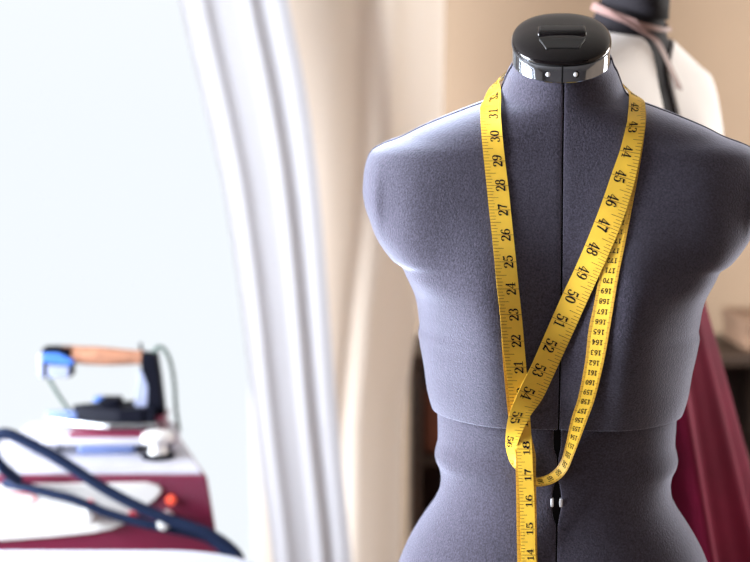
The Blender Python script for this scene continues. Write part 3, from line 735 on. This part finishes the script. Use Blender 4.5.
# red printed badge outline (illegible in the photo)
def edge_rect(x0, y0, x1, y1, r, Y):
    a = P(x0, y0, Y); c = P(x1, y1, Y)
    pts = [(a.x, Y, a.z), (c.x-0.008, Y, a.z), (c.x, Y, (a.z+c.z)/2), (c.x-0.006, Y, c.z), (a.x, Y, c.z)]
    return MB().tube(pts, r, 8, sub=1)
edge_rect(-30, 493.5, 36, 503, 0.0017, SF-0.0056).build('red_badge', M['red_paint'], st, world=True)
def button(px, py, r, m, name, Y=SF-0.004, d=0.012, base=None):
    c = P(px, py, Y); mt = Matrix.Translation(c) @ Matrix.Rotation(math.pi/2, 4, 'X')
    o = MB().lathe([(r, -0.004), (r, d*0.7), (r*0.85, d), (r*0.3, d*1.05)], 24, mt).build(name, m, st, world=True)
    return o
button(91, 514, 0.0125, M['white_shell'], 'control_knob', d=0.034); button(167, 517, 0.0115, M['white_shell'], 'control_knob', d=0.045)
button(171, 500, 0.0085, M['red_lamp'], 'indicator_lamp', d=0.006); button(91, 502, 0.005, M['red_paint'], 'indicator_lamp', d=0.005); button(133, 515.5, 0.0085, M['dark_red'], 'indicator_lamp', d=0.008)
# tray on top
b = MB(); b.add([(xl+0.005, SF+0.008, zt_), (xr_t-0.010, SF+0.008, zt_), (xr_t-0.097, SB-0.005, zt_), (xl+0.005, SB-0.005, zt_), (xl+0.007, SF+0.010, zt_+0.010), (xr_t-0.013, SF+0.010, zt_+0.010), (xr_t-0.100, SB-0.007, zt_+0.010), (xl+0.007, SB-0.007, zt_+0.010)],
      [(0, 1, 2, 3), (4, 5, 6, 7), (0, 1, 5, 4), (1, 2, 6, 5), (2, 3, 7, 6), (3, 0, 4, 7)]); b.build('top_tray', M['grey_tray'], st, world=True, smooth=False, bev=0.002)
# boiler cap
def upright(px, Y, z0, prof, m, name, par=st):
    x = P(px, 450, Y).x; return MB().lathe(prof, 28, Matrix.Translation((x, Y, z0))).build(name, m, par, world=True)
zt2 = zt_+0.010
cap_o = upright(158, 2.25, zt2, [(0.018, 0), (0.018, 0.010), (0.015, 0.014), (0.014, 0.026), (0.026, 0.029), (0.030, 0.035), (0.029, 0.043), (0.021, 0.048), (0.006, 0.050)], M['white_shell'], 'boiler_cap')
x_ = P(158, 450, 2.25).x
MB().lathe([(0.030, 0), (0.030, 0.007), (0.024, 0.009)], 28, Matrix.Translation((x_, 2.25, zt2))).build('cap_collar', M['iron_black'], st, world=True)
MB().lathe([(0.0165, 0), (0.0165, 0.03), (0.012, 0.032)], 20, Matrix.Translation((x_+0.012, 2.33, zt2))).build('filler_neck', M['grey_tray'], st, world=True)
# iron rest
zi = P(100, 424, 2.32).z
IX0 = P(38, 420, 2.32).x; IX1 = P(166, 420, 2.32).x
rest = empty('iron_rest', ((IX0+IX1)/2, 2.32, zt2)); tag(rest, 'pale blue iron rest with a burgundy pad on top of the steam station', 'iron rest')
MB().box((P(80, 440, 2.3).x, 2.27, zt2), (P(137, 440, 2.3).x, 2.37, zi-0.022), 0.008).build('support_block', M['pale_blue'], rest, world=True)
for px in (62, 142):
    x = P(px, 440, 2.32).x; MB().tube([(x, 2.30, zt2), (x, 2.31, zi-0.016)], 0.005, 10, sub=1).build('post', M['iron_black'], rest, world=True)
MB().box((P(20, 430, 2.32).x, 2.25, zi-0.024), (P(172, 430, 2.32).x, 2.39, zi-0.012), 0.004).build('rest_plate', M['grey_tray'], rest, world=True)
MB().box((P(76, 430, 2.32).x, 2.262, zi-0.014), (P(165, 430, 2.32).x, 2.378, zi-0.001), 0.004).build('heat_pad', M['burgundy_shell'], rest, world=True)
# iron
IY = 2.32
def IP(px, py, dy=0): p = P(px, py, IY); return V((p.x, IY+dy, p.z))
iron = empty('steam_iron', IP(100, 421)); tag(iron, 'black steam iron with a cork handle resting on the steam station before the window', 'iron')
# sole plate, pointed at the left
def sole(x0, x1, z0, z1, wmax, m, name):
    n = 20; b = MB(); prof = []
    for i in range(n+1):
        u = i/n; prof.append((x0+(x1-x0)*u, wmax*min(1, (u*1.7)**0.7)*(1 if u < 0.9 else 0.92)))
    loop = [(x, -w_) for x, w_ in prof]+[(x, w_) for x, w_ in reversed(prof[1:])]
    k = len(loop)
    for z, s_ in ((z0, 1.0), (z1, 0.95)):
        for x, y in loop: b.v.append(V((x, IY+y*s_, z)))
    for j in range(k): b.f.append((j, (j+1) % k, k+(j+1) % k, k+j))
    b.f.append(tuple(range(k))); b.f.append(tuple(k+j for j in range(k)))
    return b.build(name, m, iron, world=True, smooth=False, bev=0.002)
sole(IP(44, 390).x, IP(160, 390).x, IP(0, 422).z, IP(0, 417.5).z, 0.055, M['steel'], 'soleplate')
b_ = sole(IP(72, 390).x, IP(158, 390).x, IP(0, 418).z, IP(0, 405).z, 0.045, M['iron_black'], 'body')
MB().box((IP(46, 390).x, IY-0.010, IP(0, 419).z), (IP(78, 390).x, IY+0.010, IP(0, 411).z), 0.004).build('nose_block', M['pale_blue'], iron, world=True)
MB().box((IP(150, 390).x, IY-0.035, IP(0, 418.5).z), (IP(166, 390).x, IY+0.035, IP(0, 413).z), 0.003).build('heel_plate', M['burgundy_shell'], iron, world=True)
kn = MB().box((IP(100, 390).x, IY-0.022, IP(0, 410).z), (IP(121, 390).x, IY+0.022, IP(0, 397.5).z), 0.004).build('steam_valve', M['iron_black'], iron, world=True)
MB().box((IP(94, 390).x, IY-0.012, IP(0, 401).z), (IP(104, 390).x, IY+0.012, IP(0, 396.5).z), 0.003).build('valve_highlight', M['blue_plastic'], iron, world=True)  # blue block stands in for the highlight on the black valve knob
hp = [IP(62, 353.5), IP(80, 355), IP(100, 356), IP(120, 357), IP(143, 357.5)]
MB().tube(hp, lambda t: 0.0145+0.0035*math.sin(math.pi*min(1, t*1.1))-0.001*t, 20).build('handle', M['cork'], iron, world=True)
hd = MB().box((IP(45, 390).x, IY-0.019, IP(0, 376).z), (IP(74, 390).x, IY+0.019, IP(0, 346.5).z), 0.005).build('switch_housing', M['iron_black'], iron, world=True)
MB().box((IP(41, 390).x, IY-0.017, IP(0, 377).z), (IP(48, 390).x, IY+0.017, IP(0, 352).z), 0.004).build('front_trim', M['pale_grey'], iron, world=True)
mt = Matrix.Identity(4)
poly = [(IP(47, 390).x, IP(0, 351).z), (IP(62, 390).x, IP(0, 351).z), (IP(77, 390).x, IP(0, 358).z), (IP(76, 390).x, IP(0, 363).z), (IP(60, 390).x, IP(0, 362).z), (IP(47, 390).x, IP(0, 360).z)]
MB().prism(poly, IY-0.023, IY+0.023, mt).build('blue_shroud', M['blue_plastic'], iron, world=True, smooth=False, bev=0.002)
poly = [(IP(51, 390).x, IP(0, 363).z), (IP(73, 390).x, IP(0, 364.5).z), (IP(72, 390).x, IP(0, 375).z), (IP(51, 390).x, IP(0, 376).z)]
MB().prism(poly, IY-0.022, IY+0.022, mt).build('side_panel', M['pale_grey'], iron, world=True, smooth=False, bev=0.002)
MB().tube([IP(48, 377), IP(58, 394), IP(71, 413)], 0.0032, 10).build('front_strut', M['green_cord'], iron, world=True)
poly = [(IP(x, 390).x, IP(0, y).z) for x, y in [(143, 352), (158, 353), (161, 375), (165, 416), (147, 416), (149, 385), (143, 367)]]
MB().prism(poly, IY-0.018, IY+0.018, mt).build('rear_post', M['iron_black'], iron, world=True, smooth=False, bev=0.003)
poly = [(IP(x, 390).x, IP(0, y).z) for x, y in [(141, 368), (148, 374), (150, 390), (150, 409), (135, 409), (137, 392)]]
MB().prism(poly, IY-0.014, IY+0.014, mt).build('inner_guard', M['pale_grey'], iron, world=True, smooth=False, bev=0.002)
MB().tube([IP(143, 356), IP(141, 348), IP(140.5, 343)], 0.003, 10).build('cord_hook', M['iron_black'], iron, world=True)
MB().tube([IP(154, 356), IP(156, 348), IP(163, 348), IP(170, 360), IP(174, 380), IP(175.5, 400), IP(175.5, 413, 0.01), IP(176, 436, 0.04)], 0.0034, 10).build('cord', M['green_cord'], iron, world=True)
# hoses in front of the station, dropping behind the board
HY = 2.105
def HP(px, py, Y=HY): return P(px, py, Y)
tag(MB().tube([HP(18, 480, 2.135), HP(3, 468), HP(-6, 456), HP(-7, 441), HP(4, 433.5), HP(24, 440.5), HP(60, 460), HP(100, 486), HP(135, 505), HP(170, 520), HP(205, 532), HP(228, 546), HP(240, 562), HP(244, 600)], 0.0100, 14).build('steam_hose', M['navy_hose']),
    'upper dark navy hose curling around at the left and running down across the steam station', 'hose')
tag(MB().tube([HP(5, 483, 2.158), HP(28, 488, 2.135), HP(50, 493.5, 2.128), HP(75, 500, 2.125), HP(110, 514, 2.125), HP(150, 525, 2.125), HP(190, 533, 2.13), HP(212, 541, 2.135), HP(226, 556, 2.135), HP(232, 600, 2.135)], 0.0082, 14).build('power_cable', M['navy_hose']),
    'lower dark navy cable crossing the white front plate of the steam station', 'cable')
# trolley carrying the station
tr = empty('trolley', ((xl+xr_t)/2, 2.3, 0)); tag(tr, 'white trolley carrying the steam station behind the ironing board', 'trolley')
MB().box((xl-0.02, SF-0.01, zb_-0.03), (xr_b-0.10, SB-0.02, zb_), 0.004).build('top_board', M['white_shell'], tr, world=True)
for x in (xl, xr_b-0.13):
    for y in (SF+0.015, SB-0.045):
        MB().tube([(x, y, 0.0), (x, y, zb_-0.03)], 0.012, 10, sub=1).build('leg', M['steel'], tr, world=True)
